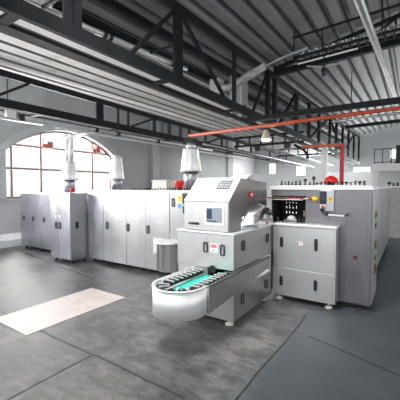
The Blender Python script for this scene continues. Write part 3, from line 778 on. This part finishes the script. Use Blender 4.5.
# nozzle rack inside the opening
nz_ = MB().box(-1.77, -1.57, 5.20, 5.32, 1.205, 1.26).build('spray_base', 'steel_shiny', rc)
MB().lathe((-1.67, 5.24, 1.26), [(.075, 0), (.07, .03), (.03, .06)], 20).build('spray_dish', 'white', nz_)
for i in range(4):
    for j in range(3):
        MB().lathe((-1.755+i*.055, 5.25, 1.35+j*.085), [(.008, 0), (.014, .01), (.014, .03), (.006, .04), (.006, .06)], 10).build('nozzle', 'steel_shiny', nz_)
MB().bar((-1.79, 5.27, 1.60), (-1.54, 5.27, 1.60), .02, .02).build('nozzle_rail', 'steel_shiny', nz_)
for x in (-1.88, -1.52, -1.46, -1.42):
    MB().lathe((x, 5.18, 1.205), [(.022, 0), (.022, .06), (.012, .07), (.012, .10)], 12).build('spray_fitting', 'handle', rc)
MB().box(-1.44, -1.41, 5.12, 5.18, 1.33, 1.42).build('valve_box', 'bronze', rc)
# front doors / panels
MB().box(-1.17, -.965, 5.035, 5.062, 1.44, 1.75).build('control_panel', 'steel_cool', rc, .004)
cp = MB().box(-1.165, -1.075, 5.015, 5.035, 1.54, 1.735).build('panel_display', 'black', rc, .003)
MB().box(-1.15, -1.09, 5.012, 5.015, 1.60, 1.715).build('display_screen', 'screen', cp)
MB().box(-1.155, -1.08, 5.005, 5.035, 1.465, 1.535).build('switch_block', 'paper', rc, .004)
MB().tube([(-1.12, 5.005, 1.505), (-1.12, 4.985, 1.505)], .022, 14).build('red_switch', 'red', rc)
MB().tube([(-1.095, 5.005, 1.485), (-1.095, 4.985, 1.485)], .014, 14).build('black_switch', 'black', rc)
MB().box(-1.045, -.995, 5.030, 5.035, 1.57, 1.66).build('yellow_label', 'yellow', rc)
MB().box(-1.028, -1.012, 5.028, 5.030, 1.595, 1.635).build('label_symbol', 'bronze', rc)
MB().tube([(-1.14, 5.0, 1.46), (-1.09, 4.95, 1.41), (-1.02, 4.93, 1.39)], .02, 10).build('arm_joint', 'handle', rc)
MB().bar((-1.02, 4.93, 1.39), (-.80, 4.93, 1.385), .03, .022).build('swing_arm', 'steel_bright', rc)
MB().bar((-.80, 4.93, 1.385), (-.745, 4.95, 1.41), .022, .022).build('arm_tip', 'handle', rc)
MB().box(-1.14, -1.11, 4.99, 5.062, 1.43, 1.48).build('arm_mount', 'handle', rc)
dp = door('y', -.95, -.462, .10, 1.75, 5.062, rc, 'steel_tall', .01, .003, 'tall_door')
MB().box(-.79, -.50, 5.046, 5.052, .86, 1.655).build('dotted_panel', 'dots', dp)
MB().tube([(-.665, 5.052, .775), (-.665, 5.035, .775)], .028, 18).build('round_lock', 'black', dp)
MB().tube([(-.665, 5.035, .775), (-.665, 5.031, .775)], .012, 12).build('lock_pin', 'red', dp)
MB().box(-.485, -.47, 5.046, 5.052, .3, 1.7).build('hinge_strip', 'bronze', dp) if False else None
sd = door('x', 5.09, 5.83, .10, 1.75, -.462, rc, 'steel_mid', .012, .003, 'side_door')
for z, h in ((1.38, .10), (1.22, .07), (.92, .12), (.72, .05), (.55, .14)):
    MB().box(-.452, -.44, 5.36, 5.60, z-h/2, z+h/2).build('side_fitting', 'bronze', sd, .003)
    MB().box(-.441, -.436, 5.42, 5.54, z-h/4, z+h/4).build('fitting_recess', 'black', sd)
MB().box(-1.3, -.55, 5.15, 5.8, .012, .09).build('plinth', 'rubber', rc)
for x, y in ((-1.3, 5.12), (-.6, 5.12), (-.6, 5.78), (-1.85, 5.78)): foot(x, y, .09, rc)
# red bar with yellow sensor
t = thing('sensor_bar', (-1.7, 4.98, 1.66), 'thin red bar across the dark opening ending in a yellow sensor', 'sensor')
MB().bar((-2.0, 5.0, 1.625), (-1.42, 5.0, 1.625), .018, .016).build('bar', 'red_pipe', t)
MB().bar((-2.0, 5.0, 1.598), (-1.42, 5.0, 1.598), .02, .012).build('lower_bar', 'foil', t)
MB().tube([(-1.42, 5.0, 1.612), (-1.32, 5.0, 1.617)], .015, 12).build('joint', 'pipe', t)
MB().tube([(-1.32, 5.0, 1.617), (-1.27, 5.0, 1.62), (-1.22, 5.0, 1.62), (-1.18, 5.0, 1.618)], [.015, .035, .035, .018], 14).build('sensor_head', 'yellow', t)
MB().tube([(-1.31, 4.965, 1.62), (-1.27, 4.96, 1.62)], .02, 10).build('sensor_knob', 'red', t)
MB().box(-1.25, -1.22, 5.0, 5.062, 1.61, 1.63).build('bracket', 'pipe', t)

# long machine receding behind R
r2 = thing('long_steel_enclosure', (-1.2, 8.6, 0), 'long pale steel enclosure receding behind the tall cabinet on the right', 'cabinet')
MB().box(-1.96, -.572, 5.87, 11.6, .16, 1.76).build('body', 'steel_mid', r2, .004)
ys = [5.88, 7.0, 8.15, 9.3, 10.45, 11.6]
for k in range(5):
    door('x', ys[k], ys[k+1], .17, 1.74, -.572, r2, 'steel_mid', .012, .006)
MB().box(-.62, -.55, 5.87, 11.6, 1.76, 1.80).build('top_rim', 'steel_bright', r2)
MB().box(-1.8, -.63, 5.95, 11.5, .0, .16).build('plinth', 'rubber', r2)
single('back_cabinet', MB().box(-.75, 2.6, 13.0, 14.0, .0, 1.72).box(-.78, 2.63, 12.96, 14.0, 1.72, 1.8), 'board', 'broad pale cabinet across the aisle end at the far right', 'cabinet', None, .01)
# booth / mezzanine behind
t = thing('white_booth', (.5, 15, 0), 'white framed booth with a dark shaded opening at the far right', 'booth')
MB().box(-1.36, -1.12, 14.4, 14.65, 0, 2.7).build('booth_post', 'white', t, .01)
MB().box(3.3, 3.55, 14.4, 14.65, 0, 2.7).build('booth_post', 'white', t, .01)
MB().box(-1.36, 3.55, 14.38, 14.7, 2.42, 2.72).build('booth_beam', 'white', t, .01)
MB().box(-1.36, 3.55, 14.7, 17, 2.60, 2.7).build('booth_roof', 'white', t)
MB().box(-1.36, 3.55, 16.9, 17.0, 0, 2.6).build('booth_back', 'wall_far' , t)
MB().box(-.3, .6, 16.86, 16.9, 2.0, 2.25).build('booth_light', 'paper', t)
t = thing('dark_panel_box', (-.2, 14.6, 2.73), 'black box standing on the white booth roof at the right edge', 'box')
MB().box(-.56, .6, 14.5, 15.0, 2.80, 3.42).build('box_body', 'black', t, .01)
MB().box(-.6, .64, 14.45, 15.05, 2.72, 2.78).build('box_base', 'black_steel', t)
t = thing('guard_rail', (0, 14.5, 2.72), 'black guard rail on top of the white booth', 'railing')
MB().bar((-1.3, 14.45, 2.78), (-.68, 14.45, 2.78), .03, .03).build('rail', 'black_steel', t)
MB().bar((-1.3, 14.45, 3.3), (-.68, 14.45, 3.3), .03, .03).build('rail', 'black_steel', t)
for x in (-1.28, -1.0, -.7):
    MB().bar((x, 14.45, 2.72), (x, 14.45, 3.3), .03, .03).build('rail_post', 'black_steel', t)
struct('wall_back_room', MB().box(-4.4, -1.9, 20.5, 20.7, 0, 2.7), 'wall_white')

# ------------------------------------------------------------------ chain rails with small spindles on top
rail1 = single('spindle_rail', MB().box(-6.0, -3.36, 4.93, 4.99, 1.702, 1.72), 'steel_bright', 'pale rail along the top front edge of the long enclosure', 'rail')
rail2 = single('spindle_rail', MB().box(-1.95, -.50, 5.35, 5.45, 1.782, 1.83), 'steel_bright', 'pale rail along the top of the tall cabinet', 'rail')
rail3 = single('spindle_rail', MB().box(-.74, 2.5, 13.1, 13.2, 1.80, 1.83), 'steel_bright', 'pale rail along the top of the broad back cabinet', 'rail')
def spindle_mesh(kind):
    mb = MB()
    if kind == 0: mb.lathe((0, 0, 0), [(.012, 0), (.008, .015), (.008, .03), (.024, .034), (.026, .055), (.012, .066)], 12)
    elif kind == 1: mb.lathe((0, 0, 0), [(.02, 0), (.02, .02), (.009, .028), (.009, .05), (.02, .056), (.006, .075)], 12)
    else:
        mb.tube([(0, 0, 0), (.008, 0, .02), (-.008, 0, .045), (.004, 0, .06), (.018, 0, .056)], .010, 8)
    return mb
protos = []
for k in range(3):
    p = spindle_mesh(k).build('spindle', 'black'); p['category'] = 'spindle'; protos.append([p, False])
def spindle(x, y, z, label, group, s=1., fat=1.3):
    k = random.randrange(3); p = protos[k]
    o = p[0] if not p[1] else p[0].copy()
    if p[1]: C.objects.link(o)
    p[1] = True
    o.location = (x, y, z); o.rotation_euler = (0, 0, random.choice((0, .6, -.5, 3.1, 2.6))); o.scale = (s*fat, s*fat, s*random.uniform(.7, 1.15))
    o['label'] = label; o['category'] = 'spindle'; o['group'] = group
x = -5.12
while x < -3.45:
    spindle(x, 4.96, 1.721, 'small black spindle standing on the top edge of the long enclosure', 'spindles on the long enclosure', .95, 1.2); x += random.uniform(.065, .09)
x = -1.9
while x < -.55:
    if min(abs(x+1.5), abs(x+1.36)) < .05: x += .05; continue
    spindle(x, 5.40, 1.831, 'small black spindle standing on top of the tall cabinet', 'spindles on the tall cabinet', .9, 1.25); x += random.uniform(.060, .068)
y = 5.95; 
x = -.68
while x < 1.0:
    spindle(x, 13.15, 1.836, 'small black spindle standing on the broad back cabinet at far right', 'spindles on the back cabinet', 1.9); x += random.uniform(.12, .14)
for X, z, h in ((-1.50, 1.831, .11), (-1.36, 1.831, .15)):
    single('nozzle_post', MB().lathe((X, 5.42, z), [(.02, 0), (.012, .02), (.012, h*.6), (.028, h*.65), (.028, h*.9), (.008, h)], 12), 'black',
           'short black nozzle post on the tall cabinet top, the %s of two' % ('lower' if h < .12 else 'taller'), 'nozzle')

# beacons
def beacon(x, y, z, r, kind, label):
    t = thing('warning_beacon', (x, y, z), label, 'beacon')
    MB().lathe((x, y, z), [(r*.6, 0), (r*.6, r*(.62 if kind == 'dome' else .3))], 16).build('beacon_base', 'black', t)
    if kind == 'dome': pr = [(r, 0), (r, r*.2)] + [(r*math.cos(a), r*.2+r*.9*math.sin(a)) for a in (.4, .8, 1.2, 1.5)]
    else: pr = [(r*.3, 0), (r*.5, r*.3), (r, r*1.4), (r*.95, r*1.7), (r*.3, r*1.75)]
    MB().lathe((x, y, z+r*(.62 if kind == 'dome' else .3)), pr, 20).build('beacon_dome', 'red', t)
beacon(-1.13, 5.62, 1.79, .115, 'dome', 'red dome beacon on top of the tall cabinet')
beacon(-3.93, 5.1, 1.71, .105, 'cone', 'red cone-shaped beacon on the long enclosure beside the control hood')
beacon(-7.45, 5.05, 1.63, .07, 'cone', 'small red beacon at the foot of the tallest exhaust stack')
t = thing('beacon_post', (-3.93, 5.1, 1.7), 'x', 'x'); bpy.data.objects.remove(t)
# cream box on B
t = thing('cream_box', (-4.86, 5.7, 1.7), 'cream box standing on the long enclosure behind the spindles', 'box')
MB().box(-5.08, -4.64, 5.55, 5.85, 1.705, 1.93).build('box_body', 'cream', t, .01)
MB().box(-5.10, -4.62, 5.53, 5.87, 1.932, 1.965).build('box_lid', 'cream', t, .008)
# red boxes at window
for y, z, lab in ((6.40, 3.31, 'faded red box mounted at the arched window, nearer the left edge'), (8.50, 3.34, 'faded red box mounted at the arched window, near the right end of the arch')):
    t = thing('red_box', (XW-.1, y, z), lab, 'box', 'red boxes at the window')
    MB().box(XW-.18, XW-.02, y-.02, y+.19, z-.13, z+.11).build('box_body', 'red_dull', t, .01)
    MB().box(XW-.14, XW-.08, y-.14, y-.02, z-.10, z+.02).build('box_bracket', 'red_dull', t)
    MB().tube([(XW-.1, y-.12, z), (XW-.1, y-.12, z+.26)], .008, 6).build('box_rod', 'red_dull', t)
single('wall_hook', MB().tube([(XW+.01, 4.55, 1.62), (XW+.09, 4.58, 1.60), (XW+.10, 4.60, 1.45), (XW+.05, 4.6, 1.42)], .02, 8), 'black', 'small dark hook on the wall at the far left edge', 'hook')
# thin pale slab flat on the floor
single('floor_rectangle', MB().box(-4.70, -3.84, 1.95, 3.54, .0005, .006), 'patch', 'pale pinkish thin rectangle lying flat on the grey floor', 'board', None, .001)
# wall conduits
for y, lab in ((5.05, 'thin vertical conduit on the wall left of the arch'), (12.6, 'thin vertical conduit on the wall beside the first pilaster')):
    single('wall_conduit', MB().tube([(XW+.03, y, 4.2), (XW+.03, y, 5.8)], .015, 6), 'black', lab, 'pipe')

# ------------------------------------------------------------------ lights
w = bpy.data.worlds.new('world'); bpy.context.scene.world = w; w.use_nodes = True
bg = w.node_tree.nodes['Background']; bg.inputs['Color'].default_value = (.99, 1.0, 1.0, 1); bg.inputs['Strength'].default_value = .88
def area(name, loc, rot, sx, sy, power, col=(1, 1, 1)):
    ld_ = bpy.data.lights.new(name, 'AREA'); ld_.shape = 'RECTANGLE'; ld_.size = sx; ld_.size_y = sy; ld_.energy = power; ld_.color = col
    o = bpy.data.objects.new(name, ld_); C.objects.link(o); o.location = loc; o.rotation_euler = rot
    return o
# daylight through the arched window
area('window_daylight', (XW-1.2, 7.2, 3.1), (0, math.radians(-96), 0), 2.4, 4.6, 950, (1, .99, .98))
# added fill lights, no windows there: rear, right side, left of the arch
area('rear_fill', (-2.5, -3.2, 3.0), (math.radians(82), 0, 0), 8, 3.6, 70, (1, 1, 1))
area('right_fill', (5.6, 11, 2.6), (0, math.radians(90), 0), 3.6, 16, 190, (.97, .99, 1))
area('left_fill', (XW+.1, 0.5, 2.8), (0, math.radians(-118), 0), 2.4, 5, 900, (1, .99, .98))
# added fill aimed at the control hood, no roof opening there
sk = area('hood_fill', (-2.3, 1.6, 4.5), (0, 0, 0), 1.0, 1.0, 42, (1, 1, 1))
sk.data.spread = math.radians(80); sk.rotation_euler = (math.radians(34), 0, 0)
area('far_fill', (-6, 18, 3.9), (0, 0, 0), 8, 8, 380, (1, 1, 1))  # added fill to brighten the far end, no opening above it
area('far_window_daylight', (-2, 23.7, 2.6), (math.radians(-100), 0, 0), 12, 2.2, 450, (.98, .99, 1))
# warm pendant bulb
pl = bpy.data.lights.new('pendant_bulb', 'POINT'); pl.energy = 12; pl.color = (1, .85, .6); pl.shadow_soft_size = .08
po = bpy.data.objects.new('pendant_bulb', pl); C.objects.link(po); po.location = (-2.85, 7.0, 2.82)

# ------------------------------------------------------------------ camera
F = 316.
yaw = math.atan(212/F); pitch = math.atan(13/F)
cam = bpy.data.cameras.new('camera'); cam.sensor_width = 36; cam.sensor_fit = 'HORIZONTAL'; cam.lens = 36*F/400
cam.clip_start = .05; cam.clip_end = 200
co = bpy.data.objects.new('camera', cam); C.objects.link(co)
co.location = (0, 0, 1.8); co.rotation_euler = (PI/2-pitch, 0, yaw)
S = bpy.context.scene; S.camera = co
S.view_settings.view_transform = 'Standard'; S.view_settings.look = 'None'; S.view_settings.gamma = 1
S.view_settings.use_curve_mapping = False; S.view_settings.exposure = 0.36
